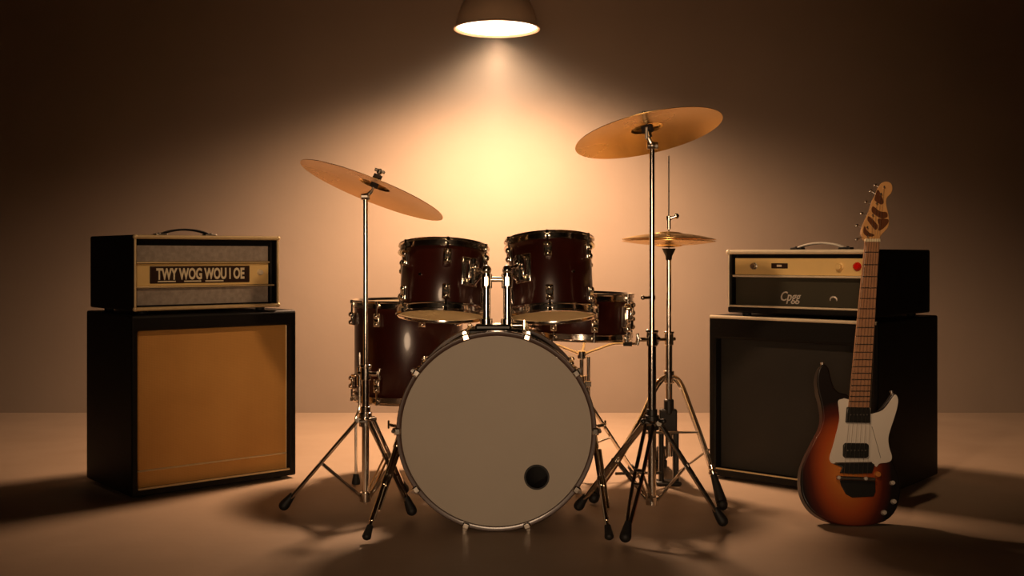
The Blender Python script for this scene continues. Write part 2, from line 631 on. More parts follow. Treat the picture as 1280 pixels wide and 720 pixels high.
def spur(p0, p1, foot_px):
    bm = BM()
    a, b = Vector(p0) - O, Vector(p1) - O
    d = (b - a).normalized()
    sd = d.cross(Vector((0, 1, 0))).normalized()
    tube(bm, [a - d * 0.05, a, b - d * 0.06], 0.0080, 12)
    tube(bm, [a + d * 0.06 + sd * 0.012, b - d * 0.10 + sd * 0.010], 0.0050, 12)
    tube(bm, [b - d * 0.07, b - d * 0.02], 0.0060, 12)
    rod(bm, a + d * 0.16, a + d * 0.19, 0.010)
    rod(bm, a - d * 0.03, a + d * 0.05, 0.0105)
    sp = obj('spur', bm, 'chrome', bd)
    bm = BM()
    e = b.copy()
    rod(bm, e - d * 0.045, e - d * 0.008, 0.009, 0.013)
    ball(bm, e - d * 0.012, 0.013, (1, 1, 0.9))
    obj('rubber_foot', bm, 'rubber', sp)
    return sp


sl = at(457, 674, 3.06)
sr = at(762, 676, 3.06)
sl.z = sr.z = 0.013
spur((BX - 0.291, 3.33, 0.262), sl, None)
spur((BX + 0.291, 3.33, 0.262), sr, None)
for s in (-1, 1):
    bm = BM()
    box(bm, Vector((BX + s * 0.281, 3.335, 0.262)) - O, (0.026, 0.040, 0.055))
    ball(bm, Vector((BX + s * 0.300, 3.335, 0.275)) - O, 0.012)
    rod(bm, Vector((BX + s * 0.296, 3.33, 0.285)) - O, Vector((BX + s * 0.325, 3.32, 0.292)) - O, 0.005)
    box(bm, Vector((BX + s * 0.326, 3.32, 0.293)) - O, (0.006, 0.010, 0.026))
    obj('spur_bracket', bm, 'chrome', bd, bevel=0.003)
# tom holder on top of the bass drum
th = BM()
HY = 3.375
box(th, Vector((BX - 0.012 + 0.0, HY, BR + rs + 0.006)) - O, (0.150, 0.075, 0.022))
box(th, Vector((BX - 0.012 + 0.0, HY, BR + rs + 0.022)) - O, (0.110, 0.055, 0.018))
hold = obj('tom_holder_base', th, 'blackmetal', bd, bevel=0.006)
pxs = (at(608, 350, HY).x, at(634, 350, HY).x)
for x in pxs:
    bm = BM()
    b0 = Vector((x, HY, BR + rs + 0.02)) - O
    rod(bm, b0, b0 + Vector((0, 0, 0.175)), 0.0125, seg=20)
    rod(bm, b0 + Vector((0, 0, 0.0)), b0 + Vector((0, 0, 0.028)), 0.019, seg=20)
    rod(bm, b0 + Vector((0, 0, 0.120)), b0 + Vector((0, 0, 0.165)), 0.0175, seg=20)
    ball(bm, b0 + Vector((0, 0, 0.176)), 0.0155)
    box(bm, b0 + Vector((0, -0.016, 0.142)), (0.014, 0.014, 0.030))
    obj('holder_post', bm, 'chrome', bd, bevel=0.002)
bm = BM()
rod(bm, Vector((pxs[0], HY, 0.728)) - O, Vector((pxs[1], HY, 0.728)) - O, 0.008)
obj('holder_crossbar', bm, 'chrome', bd)
bm = BM()
q = Vector((pxs[1] + 0.035, HY - 0.01, BR + rs + 0.028)) - O
rod(bm, q + Vector((-0.02, 0, 0)), q + Vector((0.012, 0, 0)), 0.008)
box(bm, q + Vector((0.017, 0, 0)), (0.008, 0.012, 0.036))
obj('wing_screw', bm, 'chrome', bd, bevel=0.002)


# ---- toms -------------------------------------------------------------------
def tom(label, px, py, Y, rad, depth, tilt, roll, side, post_x):
    b = at(px, py, Y)
    t = place_tilted('tom_drum', label, 'drum', b, tilt, roll, 'rack toms on the bass drum')
    drum_body(t, rad, depth, 6, phase=8 if side < 0 else -4, lug_in=0.048)
    # bracket on the side that faces the holder, and its L-arm
    ang = 38 * (-side)
    mt = RZ(ang) @ T(0, -rad, depth * 0.56)
    bm = BM()
    box(bm, (0, -0.006, 0), (0.060, 0.014, 0.092))
    box(bm, (0, -0.022, 0.002), (0.042, 0.026, 0.060))
    rod(bm, (0, -0.028, -0.045), (0, -0.028, 0.040), 0.013, seg=18)
    ball(bm, (0, -0.040, 0.012), 0.011)
    rod(bm, (-0.022, -0.020, 0.028), (0.022, -0.020, 0.028), 0.006)
    o = obj('mount_bracket', bm, 'chrome', t, bevel=0.004)
    o.matrix_local = mt
    bm = BM()
    rod(bm, (0, -0.034, 0), (0, -0.050, 0), 0.006)
    box(bm, (0, -0.053, 0), (0.030, 0.006, 0.010))
    w_ = obj('wing_nut', bm, 'chrome', o, bevel=0.002)
    # arm: from post top into bracket, in the tom's own space
    bpy.context.view_layer.update()
    inv = t.matrix_world.inverted()
    dirp = Vector((t.location.x - post_x, t.location.y - HY, 0)).normalized()
    p1 = inv @ (Vector((post_x, HY, 0.742)) + dirp * 0.0265)
    e = mt @ Vector((0, -0.028, -0.040))
    e2 = mt @ Vector((0, -0.028, 0.0))
    bm = BM()
    tube(bm, smooth_pts([tuple(p1), tuple(p1 * 0.5 + e * 0.5 + Vector((0, 0, -0.004))), tuple(e), tuple(e2)], 5, False), 0.0058, 10)
    obj('mount_arm', bm, 'chrome', t)
    bm = BM()
    rod(bm, (0, -0.001, 0), (0, -0.003, 0), 0.005)
    o = obj('air_vent', bm, 'chrome', t)
    o.matrix_local = RZ(-28 if side < 0 else 30) @ T(0, -rad, depth * 0.5)
    return t


tom('left rack tom, dark mahogany with chrome hoops, nearer the tilted crash cymbal', 552, 392, 3.53, 0.135, 0.207, 12.0, 1.5, -1, pxs[0])
tom('right rack tom, slightly taller mahogany drum in front of the snare drum', 690, 393, 3.53, 0.134, 0.232, 12.0, -1.8, 1, pxs[1])

# ---- floor tom --------------------------------------------------------------
FY = 4.03
fx = at(511, 400, FY).x
fz0 = at(0, 494, FY).z
fz1 = at(0, 378, FY).z
ft = thing('floor_tom', 'deep mahogany floor tom behind the left of the bass drum', 'drum', (fx, FY, 0))
drum_body(ft, 0.197, fz1 - fz0, 8, B=T(0, 0, fz0), phase=18, lug_in=0.055)
for k, a in enumerate((-47, 55, 172)):
    bm = BM()
    box(bm, (0, -0.008, 0.0), (0.036, 0.018, 0.060))
    rod(bm, (0, -0.020, -0.034), (0, -0.020, 0.034), 0.011)
    rod(bm, (0, -0.026, 0.005), (0, -0.044, 0.005), 0.006)
    box(bm, (0, -0.047, 0.005), (0.026, 0.006, 0.010))
    o = obj('leg_bracket', bm, 'chrome', ft, bevel=0.003)
    o.matrix_local = RZ(a) @ T(0, -0.197, fz0 + 0.085)
    bm = BM()
    tube(bm, smooth_pts([(0, -0.217, fz0 + 0.17), (0, -0.217, fz0 + 0.02), (0, -0.219, fz0 - 0.03), (0, -0.232, fz0 - 0.06), (0, -0.233, fz0 - 0.11), (0, -0.233, 0.02)], 4, False), 0.0055, 10)
    o = obj('leg', bm, 'chrome', ft)
    o.matrix_local = RZ(a)
    bm = BM()
    lathe(bm, [(0, 0), (0.014, 0), (0.015, 0.006), (0.010, 0.034), (0.006, 0.036), (0, 0.036)], 20, T(0, -0.233, 0))
    obj('rubber_foot', bm, 'rubber', o)

# ---- snare drum and its stand -------------------------------------------------
SY = 3.93
sx = at(727, 400, SY).x
sz0, sz1 = at(0, 419, SY).z, at(0, 369, SY).z
sn = thing('snare_drum', 'shallow mahogany snare drum tucked behind the right rack tom', 'drum', (sx, SY, sz0), (0, R(1.5), 0))
drum_body(sn, 0.172, sz1 - sz0, 8, phase=10, lug_in=0.046)
bm = BM()
box(bm, (0, -0.010, 0), (0.030, 0.020, 0.075))
box(bm, (0, -0.026, 0.012), (0.014, 0.022, 0.044))
rod(bm, (-0.018, -0.020, 0.030), (0.018, -0.020, 0.030), 0.006)
o = obj('snare_strainer', bm, 'chrome', sn, bevel=0.003)
o.matrix_local = RZ(52) @ T(0, -0.172, 0.075)

ss = thing('snare_stand', 'chrome basket stand holding the snare drum behind the bass drum', 'stand', (sx, SY, 0))
bm = BM()
rod(bm, (0, 0, 0.10), (0, 0, 0.36), 0.0115, seg=18)
rod(bm, (0.024, -0.004, 0.30), (0.024, -0.004, sz0 - 0.075), 0.0065, seg=14)
rod(bm, (0, 0, 0.34), (0, 0, sz0 - 0.07), 0.0075, seg=16)
rod(bm, (0, 0, 0.335), (0, 0, 0.375), 0.017, seg=18)
box(bm, (0.012, -0.002, 0.345), (0.044, 0.020, 0.022))
rod(bm, (0, 0, sz0 - 0.085), (0, 0, sz0 - 0.055), 0.016, seg=18)
obj('post', bm, 'chrome', ss, bevel=0.002)
for a in (-60, 77, 170):
    bm = BM()
    tube(bm, smooth_pts([(0, -0.012, sz0 - 0.066), (0, -0.06, sz0 - 0.048), (0, -0.12, sz0 - 0.028), (0, -0.185, sz0 - 0.028), (0, -0.199, sz0 - 0.016), (0, -0.1995, sz0 + 0.010)], 4, False), 0.0055, 10)
    o = obj('basket_arm', bm, 'chrome', ss)
    o.matrix_local = RZ(a)
    bm = BM()
    tube(bm, [(0, -0.150, sz0 - 0.0285), (0, -0.180, sz0 - 0.0285)], 0.008, 10)
    obj('rubber_grip', bm, 'rubber', o)
for a in (-8, 112, 232):
    bm = BM()
    for dx in (-0.008, 0.008):
        tube(bm, [(dx, -0.012, 0.30), (dx, -0.205, 0.022)], 0.005, 8)
    rod(bm, (0, -0.002, 0.115), (0, -0.120, 0.148), 0.004)
    rod(bm, (0, 0.0, 0.10), (0, -0.02, 0.10), 0.006)
    o = obj('leg', bm, 'chrome', ss)
    o.matrix_local = RZ(a)
    bm = BM()
    rod(bm, (0, -0.195, 0.038), (0, -0.212, 0.013), 0.011, 0.013)
    ball(bm, (0, -0.213, 0.013), 0.013)
    obj('rubber_foot', bm, 'rubber', o)


# ------------------------------------------------------------------ cymbals
def cymbal(name, label, loc, r, rot, m, bell=0.22, bow=0.085, up=1, group=None, hbf=0.085):
    prof = []
    rb = r * bell
    N = 10
    hb = r * hbf
    top = []
    for i in range(N + 1):               # bow from rim to bell edge
        t = i / N
        rad = r + (rb - r) * t
        top.append((rad, bow * r * (1 - max(0.0, (rad - rb) / (r - rb)) ** 1.6) - bow * r))
    for i in range(1, 8):
        t = i / 7
        rad = rb * math.cos(t * PI / 2)
        top.append((max(rad, 0.005), hb * math.sin(t * PI / 2)))
    th_ = 0.0016
    bot = [(a, b - th_) for a, b in top]
    bm = BM()
    lathe(bm, top + bot[::-1], 96, close=True)
    bmesh.ops.recalc_face_normals(bm, faces=bm.faces[:])
    if up < 0:
        bm.transform(Matrix.Diagonal((1, 1, -1, 1)))
    o = obj(name, bm, m, angle=60)
    o.location = loc
    o.rotation_euler = rot
    o['label'] = label
    o['category'] = 'cymbal'
    if group:
        o['group'] = group
    return o


def rot_tilt(roll, pitch):
    # normal leans right by roll (about view axis), then away from the viewer by pitch
    return (Matrix.Rotation(R(roll), 3, 'Y') @ Matrix.Rotation(R(-pitch), 3, 'X')).to_euler()


# ------------------------------------------------------------------ stands
def strut_leg(st, a, b, mid, col_pt, twin=True, name='leg', w=0.0115, r=0.0060):
    """a: hub point, b: foot point on floor, brace from col_pt to the leg at fraction mid"""
    a, b = Vector(a), Vector(b)
    d = (b - a).normalized()
    side = d.cross(Vector((0, 0, 1))).normalized()
    end = b + Vector((0, 0, 0.014)) - d * 0.02
    bm = BM()
    if twin:
        tube(bm, [a + side * w, a.lerp(end, 0.55) + side * w, end + side * 0.004], r, 10)
        tube(bm, [a - side * w, a.lerp(end, 0.55) - side * w, end - side * 0.004], r, 10)
        m_ = a.lerp(end, mid)
        rod(bm, m_ - side * 0.016, m_ + side * 0.016, 0.007)
        m2 = a.lerp(end, min(mid + 0.12, 0.9))
        rod(bm, m2 - side * 0.012, m2 + side * 0.012, 0.006)
    else:
        tube(bm, [a, end], r * 1.7, 12)
    rod(bm, a - side * 0.018, a + side * 0.018, 0.008)
    lg = obj(name, bm, 'chrome', st)
    if col_pt is not None:
        bm = BM()
        c = Vector(col_pt)
        m_ = a.lerp(end, mid)
        for s in (-1, 1):
            tube(bm, [c + side * 0.007 * s, m_ + side * 0.007 * s], 0.0038, 8)
        obj('brace', bm, 'chrome', lg)
    bm = BM()
    f = b + Vector((0, 0, 0.016))
    h = Vector((d.x, d.y, 0)).normalized()
    rod(bm, f - d * 0.052, f - d * 0.012, 0.0095, 0.0165, seg=16)
    ball(bm, f - d * 0.008, 0.0165, (1, 1, 0.95))
    obj('rubber_foot', bm, 'rubber', lg)
    return lg


def clamp(bm, z, r=0.0165, side=(0, -1), wing=True):
    s = Vector((side[0], side[1], 0)).normalized()
    rod(bm, (0, 0, z - 0.020), (0, 0, z + 0.020), r, seg=20)
    rod(bm, (0, 0, z + 0.020), (0, 0, z + 0.028), r * 1.15, seg=20)
    rod(bm, s * 0.010 + Vector((0, 0, z)), s * 0.040 + Vector((0, 0, z)), 0.0065)
    if wing:
        o_ = s * 0.043 + Vector((0, 0, z))
        tube(bm, [o_ + Vector((0, 0, -0.017)) + s * 0.006, o_, o_ + Vector((0, 0, 0.017)) + s * 0.006], 0.0045, 8)
    rod(bm, -s * 0.010 + Vector((0, 0, z)), -s * 0.026 + Vector((0, 0, z)), 0.007)


def hub(bm, z):
    rod(bm, (0, 0, z - 0.022), (0, 0, z + 0.022), 0.021, seg=20)
    rod(bm, (0, 0, z + 0.02), (0, 0, z + 0.04), 0.016, seg=20)


# ---- left stand with the crash -----------------------------------------------
CX, CY = at(457, 400, 3.45).x, 3.45
cs = thing('cymbal_stand', 'chrome cymbal stand beside the tan fronted speaker cabinet', 'stand', (CX, CY, 0), group='straight cymbal stands')
zb, zh, zc1, zt = at(0, 624, CY).z, at(0, 524, CY).z, at(0, 467, CY).z, at(0, 246, CY).z
bm = BM()
rod(bm, (0, 0, zb), (0, 0, zc1), 0.0115, seg=20)
rod(bm, (0, 0, zb - 0.006), (0, 0, zb + 0.022), 0.018, seg=20)
obj('base_tube', bm, 'chrome', cs)
bm = BM()
rod(bm, (0, 0, zc1 - 0.02), (0, 0, zt), 0.0075, seg=18)
obj('upper_tube', bm, 'chrome', cs)
bm = BM()
clamp(bm, zc1, side=(1, -0.3))
obj('height_clamp', bm, 'chrome', cs, bevel=0.0015)
bm = BM()
hub(bm, zh)
rod(bm, (0, -0.02, zh), (0, -0.045, zh), 0.007)
box(bm, (0, -0.048, zh), (0.026, 0.007, 0.010))
obj('tripod_hub', bm, 'chrome', cs, bevel=0.002)
f1 = at(353, 636, 3.44)
for (dx, dy) in ((f1.x - CX, f1.y - CY), (0.10, 0.235), (0.155, -0.085)):
    d = Vector((dx, dy, 0))
    u = d.normalized()
    strut_leg(cs, u * 0.022 + Vector((0, 0, zh)), (dx, dy, 0), 0.52, u * 0.016 + Vector((0, 0, zb + 0.01)))
# tilter
tip = at(472, 222, CY) - Vector((CX, CY, 0))
tl = BM()
ball(tl, (0, 0, zt), 0.012)
rod(tl, (-0.013, 0, zt), (0.013, 0, zt), 0.010)
rod(tl, (0, -0.008, zt), (0, -0.026, zt), 0.005)
box(tl, (0, -0.028, zt), (0.022, 0.006, 0.009))
cn = rot_tilt(20.5, 8.5).to_matrix() @ Vector((0, 0, 1))
ctr = Vector((at(468, 230, CY).x - CX, 0.0, at(468, 231, CY).z))
rod(tl, (0, 0, zt), ctr - cn * 0.022, 0.006)
rod(tl, ctr - cn * 0.026, ctr + cn * 0.055, 0.0036, seg=10)
obj('tilter', tl, 'steel', cs, bevel=0.0015)
bm = BM()
rod(bm, ctr - cn * 0.008, ctr + cn * 0.0162, 0.013, seg=18)
obj('lower_felt', bm, 'felt', cs)
bm = BM()
rod(bm, ctr + cn * 0.0220, ctr + cn * 0.0335, 0.014, seg=18)
obj('upper_felt', bm, 'felt', cs)
bm = BM()
rod(bm, ctr + cn * 0.037, ctr + cn * 0.050, 0.008, seg=14)
box(bm, ctr + cn * 0.047, (0.034, 0.007, 0.010), rot_tilt(20.5, 8.5).to_matrix().to_4x4())
obj('wing_nut', bm, 'steel', cs, bevel=0.002)
cymbal('crash_cymbal', 'steeply tilted dull bronze crash cymbal on the left stand', Vector((CX, CY, 0)) + ctr, 0.237, rot_tilt(20.5, 8.5), 'oldbrass', group='crash and ride cymbals')

# ---- right stand with the ride ------------------------------------------------
RXX, RYY = at(815, 400, 3.28).x, 3.28
rs_ = thing('cymbal_stand', 'tall chrome cymbal stand right of the bass drum holding the high ride', 'stand', (RXX, RYY, 0), group='straight cymbal stands')
zb, zh, zc1, zt = at(0, 628, RYY).z, at(0, 528, RYY).z, at(0, 424, RYY).z, at(0, 182, RYY).z
bm = BM()
rod(bm, (0, 0, zb), (0, 0, zc1), 0.0125, seg=20)
rod(bm, (0, 0, zb - 0.006), (0, 0, zb + 0.018), 0.019, seg=20)
obj('base_tube', bm, 'chrome', rs_)
bm = BM()
rod(bm, (0, 0, zc1 - 0.02), (0, 0, zt), 0.0078, seg=18)
obj('upper_tube', bm, 'chrome', rs_)
bm = BM()
clamp(bm, zc1, side=(-1, -0.35))
obj('height_clamp', bm, 'chrome', rs_, bevel=0.0015)
bm = BM()
rod(bm, (-0.004, -0.006, at(0, 372, RYY).z), (-0.026, -0.012, at(0, 372, RYY).z), 0.0045)
ball(bm, (-0.028, -0.012, at(0, 372, RYY).z), 0.007)
rod(bm, (0, 0, at(0, 372, RYY).z - 0.006), (0, 0, at(0, 372, RYY).z + 0.006), 0.0105)
obj('memory_lock', bm, 'chrome', rs_)
bm = BM()
hub(bm, zh)
for s in (-1, 1):
    rod(bm, (s * 0.018, -0.015, zh + 0.008), (s * 0.030, -0.034, zh + 0.008), 0.006)
    ball(bm, (s * 0.030, -0.034, zh + 0.008), 0.0085)
obj('tripod_hub', bm, 'blackmetal', rs_, bevel=0.002)
fa, fb, fc = at(722, 639, 3.44), at(781, 680, 3.05), at(905, 658, 3.235)
for f, tw in ((fa, 1), (fb, 1), (fc, 1)):
    dx, dy = f.x - RXX, f.y - RYY
    u = Vector((dx, dy, 0)).normalized()
    strut_leg(rs_, u * 0.022 + Vector((0, 0, zh)), (dx, dy, 0), 0.45, u * 0.016 + Vector((0, 0, zb + 0.008)))
cn = rot_tilt(-10.5, 11.0).to_matrix() @ Vector((0, 0, 1))
ctr = at(809, 160, RYY) - Vector((RXX, RYY, 0))
tl = BM()
ball(tl, (0, 0, zt), 0.013)
rod(tl, (-0.015, 0, zt), (0.017, 0, zt), 0.011)
rod(tl, (0.010, -0.006, zt), (0.010, -0.028, zt - 0.004), 0.006)
tube(tl, [(0, -0.004, zt), (-0.012, -0.006, zt + 0.022), tuple(ctr - cn * 0.024)], 0.0065, 10)
rod(tl, ctr - cn * 0.030, ctr - cn * 0.004, 0.009, seg=14)
rod(tl, ctr - cn * 0.030, ctr + cn * 0.055, 0.0036, seg=10)
box(tl, ctr - cn * 0.030 + Vector((-0.010, -0.012, 0.012)), (0.008, 0.010, 0.036))
obj('tilter', tl, 'steel', rs_, bevel=0.0015)
bm = BM()
rod(bm, ctr - cn * 0.012, ctr + cn * 0.006, 0.018, seg=18)
obj('lower_felt', bm, 'felt', rs_)
bm = BM()
rod(bm, ctr + cn * 0.027, ctr + cn * 0.037, 0.014, seg=18)
obj('upper_felt', bm, 'felt', rs_)
bm = BM()
rod(bm, ctr + cn * 0.038, ctr + cn * 0.050, 0.008, seg=14)
box(bm, ctr + cn * 0.047, (0.034, 0.007, 0.010), rot_tilt(-10.5, 11).to_matrix().to_4x4())
obj('wing_nut', bm, 'steel', rs_, bevel=0.002)
cymbal('ride_cymbal', 'large golden ride cymbal, the highest one, showing its underside', Vector((RXX, RYY, 0)) + ctr, 0.2215, rot_tilt(-10.5, 11.0), 'brass', group='crash and ride cymbals')

# ---- hi-hat ------------------------------------------------------------------
HX, HYY = at(836, 400, 3.86).x, 3.86
hh = thing('hi_hat_stand', 'chrome hi-hat stand with black pedal and thin pull rod', 'stand', (HX, HYY, 0))
zcup = at(0, 312, HYY).z
zarch = at(0, 471, HYY).z
bm = BM()
rod(bm, (0, 0, 0.10), (0, 0, at(0, 424, HYY).z), 0.0125, seg=20)
obj('base_tube', bm, 'chrome', hh)
bm = BM()
rod(bm, (0, 0, at(0, 424, HYY).z - 0.02), (0, 0, zcup - 0.02), 0.0088, seg=18)
obj('upper_tube', bm, 'chrome', hh)
bm = BM()
clamp(bm, at(0, 424, HYY).z, side=(-1, -0.5))
obj('height_clamp', bm, 'chrome', hh, bevel=0.0015)
bm = BM()
lathe(bm, [(0, -0.045), (0.010, -0.045), (0.012, -0.03), (0.022, -0.010), (0.024, -0.004), (0.0, -0.004)], 24, T(0, 0, zcup + 0.008))
obj('seat_cup', bm, 'blackmetal', hh)
bm = BM()
rod(bm, (0, 0, zcup), (0, 0, at(0, 195, HYY).z), 0.0028, seg=10)
obj('pull_rod', bm, 'steel', hh)
bm = BM()
zk = at(0, 273, HYY).z
rod(bm, (0, 0, zk - 0.038), (0, 0, zk + 0.008), 0.0068, seg=14)
rod(bm, (0, 0, zk - 0.006), (0, 0, zk + 0.008), 0.010, seg=14)
rod(bm, (0.006, -0.004, zk), (0.022, -0.006, zk + 0.006), 0.0048)
ball(bm, (0.026, -0.006, zk + 0.008), 0.0095, (1, 0.5, 1))
obj('clutch', bm, 'chrome', hh)
bm = BM()
rod(bm, (0, 0, zarch - 0.022), (0, 0, zarch + 0.022), 0.019, seg=20)
obj('leg_collar', bm, 'chrome', hh, bevel=0.002)


def arch_leg(pts, foot):
    P_ = [Vector(p) - Vector((HX, HYY, 0)) for p in pts]
    sm = [Vector(p) for p in smooth_pts([tuple(p) for p in P_], 6, False)]
    bm = BM()
    tube(bm, sm, 0.0078, 12)
    off = Vector((0, -0.002, -0.021))
    tube(bm, [p + off * min(1.0, i / 6) for i, p in enumerate(sm)], 0.0045, 10)
    lg = obj('leg', bm, 'chrome', hh)
    f = Vector(foot) - Vector((HX, HYY, 0))
    d = (f - P_[-1]).normalized()
    bm = BM()
    rod(bm, P_[-1] - d * 0.02, P_[-1] + d * 0.012, 0.012, seg=14)
    ball(bm, P_[-1], 0.0145)
    obj('foot_joint', bm, 'chrome', lg)
    bm = BM()
    g = f + Vector((0, 0, 0.018))
    rod(bm, P_[-1] + d * 0.008, g - d * 0.01, 0.010, 0.018, seg=16)
    ball(bm, g - d * 0.002, 0.018, (1, 1, 0.98))
    obj('rubber_foot', bm, 'rubber', lg)
    return P_


fR = at(903, 636, 3.46)
fR.z = 0
arch_leg([at(836, 470, 3.855), at(850, 477, 3.83), at(864, 512, 3.74), at(880, 556, 3.62), at(891, 590, 3.53)], fR)
fL = at(742, 628, 3.56)
fL.z = 0
arch_leg([at(834, 470, 3.855), at(820, 480, 3.82), at(803, 518, 3.76), at(776, 566, 3.68), at(752, 602, 3.61)], fL)
bm = BM()
o3 = Vector((HX, HYY, 0))
pa, pb = at(806, 541, 3.735) - o3, at(874, 540, 3.66) - o3
tube(bm, [pa, pb], 0.0042, 10)
pa2, pb2 = at(790, 592, 3.66) - o3, at(826, 592, 3.84) - o3
tube(bm, [at(770, 592, 3.64) - o3, at(826, 591, 3.84) - o3], 0.005, 10)
tube(bm, [at(886, 562, 3.58) - o3, at(848, 590, 3.83) - o3], 0.0035, 8)
obj('radius_rods', bm, 'steel', hh)
# pedal: black frame with two uprights and a sloping footboard behind
bm = BM()
box(bm, (-0.003, 0, at(0, 527, HYY).z), (0.062, 0.030, 0.090))
box(bm, (-0.027, 0, 0.095), (0.017, 0.030, 0.19))
box(bm, (0.024, 0, 0.095), (0.020, 0.030, 0.19))
box(bm, (-0.003, 0, 0.008), (0.090, 0.060, 0.014))
rod(bm, (0.0, 0, 0.245), (0, 0, 0.30), 0.018, seg=18)
obj('pedal_frame', bm, 'blackmetal', hh, bevel=0.006)
bm = BM()
box(bm, (-0.002, 0.17, 0.080), (0.070, 0.30, 0.010), RX(-18))
box(bm, (-0.002, 0.315, 0.018), (0.074, 0.06, 0.030))
obj('footboard', bm, 'blackmetal', hh, bevel=0.004)
bm = BM()
rod(bm, (0, 0.02, 0.235), (0, 0.035, 0.135), 0.004)
obj('pedal_strap', bm, 'steel', hh)
zr = at(0, 300.5, HYY).z
tilt_h = (R(-1.2), R(0.6), 0)
cymbal('hi_hat_cymbal', 'upper bronze hi-hat cymbal, domed up, under the clutch', (HX, HYY, zr + 0.004 + 0.019), 0.163, tilt_h, 'brass', bow=0.115, bell=0.30, hbf=0.05, group='pair of hi-hat cymbals')
cymbal('hi_hat_cymbal', 'lower bronze hi-hat cymbal, domed down, resting on the black cup', (HX, HYY, zr - 0.004 - 0.0125), 0.163, tilt_h, 'brass', bow=0.075, bell=0.30, hbf=0.05, up=-1, group='pair of hi-hat cymbals')


# ------------------------------------------------------------------ amplifiers
def open_box(bm, w, d, h, bl, br, bb, bt, rec):
    """box with its front (y=0) face recessed by rec inside the given borders"""
    V = lambda x, y, z: bm.verts.new((x, y, z))
    o = [V(0, 0, 0), V(w, 0, 0), V(w, 0, h), V(0, 0, h)]
    k = [V(0, d, 0), V(w, d, 0), V(w, d, h), V(0, d, h)]
    i = [V(bl, 0, bb), V(w - br, 0, bb), V(w - br, 0, h - bt), V(bl, 0, h - bt)]
    j = [V(bl, rec, bb), V(w - br, rec, bb), V(w - br, rec, h - bt), V(bl, rec, h - bt)]
    for a in range(4):
        b = (a + 1) % 4
        bm.faces.new((o[a], o[b], i[b], i[a]))
        bm.faces.new((i[a], i[b], j[b], j[a]))
        bm.faces.new((o[b], o[a], k[a], k[b]))
    bm.faces.new(j)
    bm.faces.new(k[::-1])


def panel(name, x0, x1, y, z0, z1, t, m, parent, bevel=0.001):
    bm = BM()
    box(bm, ((x0 + x1) / 2, y + t / 2, (z0 + z1) / 2), (x1 - x0, t, z1 - z0))
    return obj(name, bm, m, parent, bevel=bevel)


def feet(t, w, d, r=0.016, h=0.012, n='rubber_foot'):
    for x in (0.05, w - 0.05):
        for y in (0.05, d - 0.05):
            bm = BM()
            lathe(bm, [(0, 0), (r * .9, 0), (r, 0.003), (r, h), (0, h)], 18, T(x, y, 0))
            obj(n, bm, 'rubber', t)


def corner_caps(t, w, d, h, z0, m, r=0.014):
    for x in (0, w):
        for z in (z0, h):
            bm = BM()
            sx_, sz_ = (1 if x == 0 else -1), (1 if z == z0 else -1)
            box(bm, (x + sx_ * (r - 0.0012), 0.010, z + sz_ * (r / 2 - 0.0014)), (2 * r, 0.024, r))
            box(bm, (x + sx_ * (r / 2 - 0.0014), 0.010, z + sz_ * (r - 0.0012)), (r, 0.024, 2 * r))
            obj('corner_cap', bm, m, t, bevel=0.003)


def handle(t, x, y, z, L, m, capm):
    bm = BM()
    n = 14
    pts = [(x - L / 2 + L * i / n, y, z + 0.010 + 0.017 * math.sin(PI * i / n) ** 0.75) for i in range(n + 1)]
    # flat strap section
    rings = []
    for p in pts:
        rings.append([bm.verts.new((p[0], p[1] + sy * 0.013, p[2] + sz * 0.0035)) for sy, sz in ((-1, -1), (1, -1), (1, 1), (-1, 1))])
    for a, b in zip(rings[:-1], rings[1:]):
        for k in range(4):
            bm.faces.new((a[k], a[(k + 1) % 4], b[(k + 1) % 4], b[k]))
    bm.faces.new(rings[0][::-1])
    bm.faces.new(rings[-1])
    hd = obj('handle', bm, m, t, bevel=0.0022)
    for s in (-1, 1):
        bm = BM()
        box(bm, (x + s * (L / 2 + 0.004), y, z + 0.006), (0.044, 0.034, 0.012))
        rod(bm, (x + s * (L / 2 + 0.010), y, z + 0.010), (x + s * (L / 2 + 0.010), y, z + 0.0155), 0.006)
        obj('handle_cap', bm, capm, hd, bevel=0.004)


def text(name, s, size, x, y, z, m, parent, extrude=0.0012, width=None, shear=0.0, bold=0.0):
    c = bpy.data.curves.new(name, 'FONT')
    c.body = s
    c.size = size
    c.extrude = extrude
    c.align_x = 'CENTER'
    c.align_y = 'CENTER'
    c.shear = shear
    c.offset = bold
    c.resolution_u = 3
    tmp = bpy.data.objects.new(name, c)
    COL.objects.link(tmp)
    bpy.context.view_layer.update()
    me = bpy.data.meshes.new_from_object(tmp.evaluated_get(bpy.context.evaluated_depsgraph_get()))
    bpy.data.objects.remove(tmp)
    bpy.data.curves.remove(c)
    xs = [v.co.x for v in me.vertices]
    sc = 1.0 if width is None else width / (max(xs) - min(xs))
    me.transform(T(x, y, z) @ RX(90) @ Matrix.Diagonal((sc, 1, 1, 1)))
    me.materials.clear()
    me.materials.append(M[m])
    me.name = name
    o = bpy.data.objects.new(name, me)
    COL.objects.link(o)
    o.parent = parent
    return o


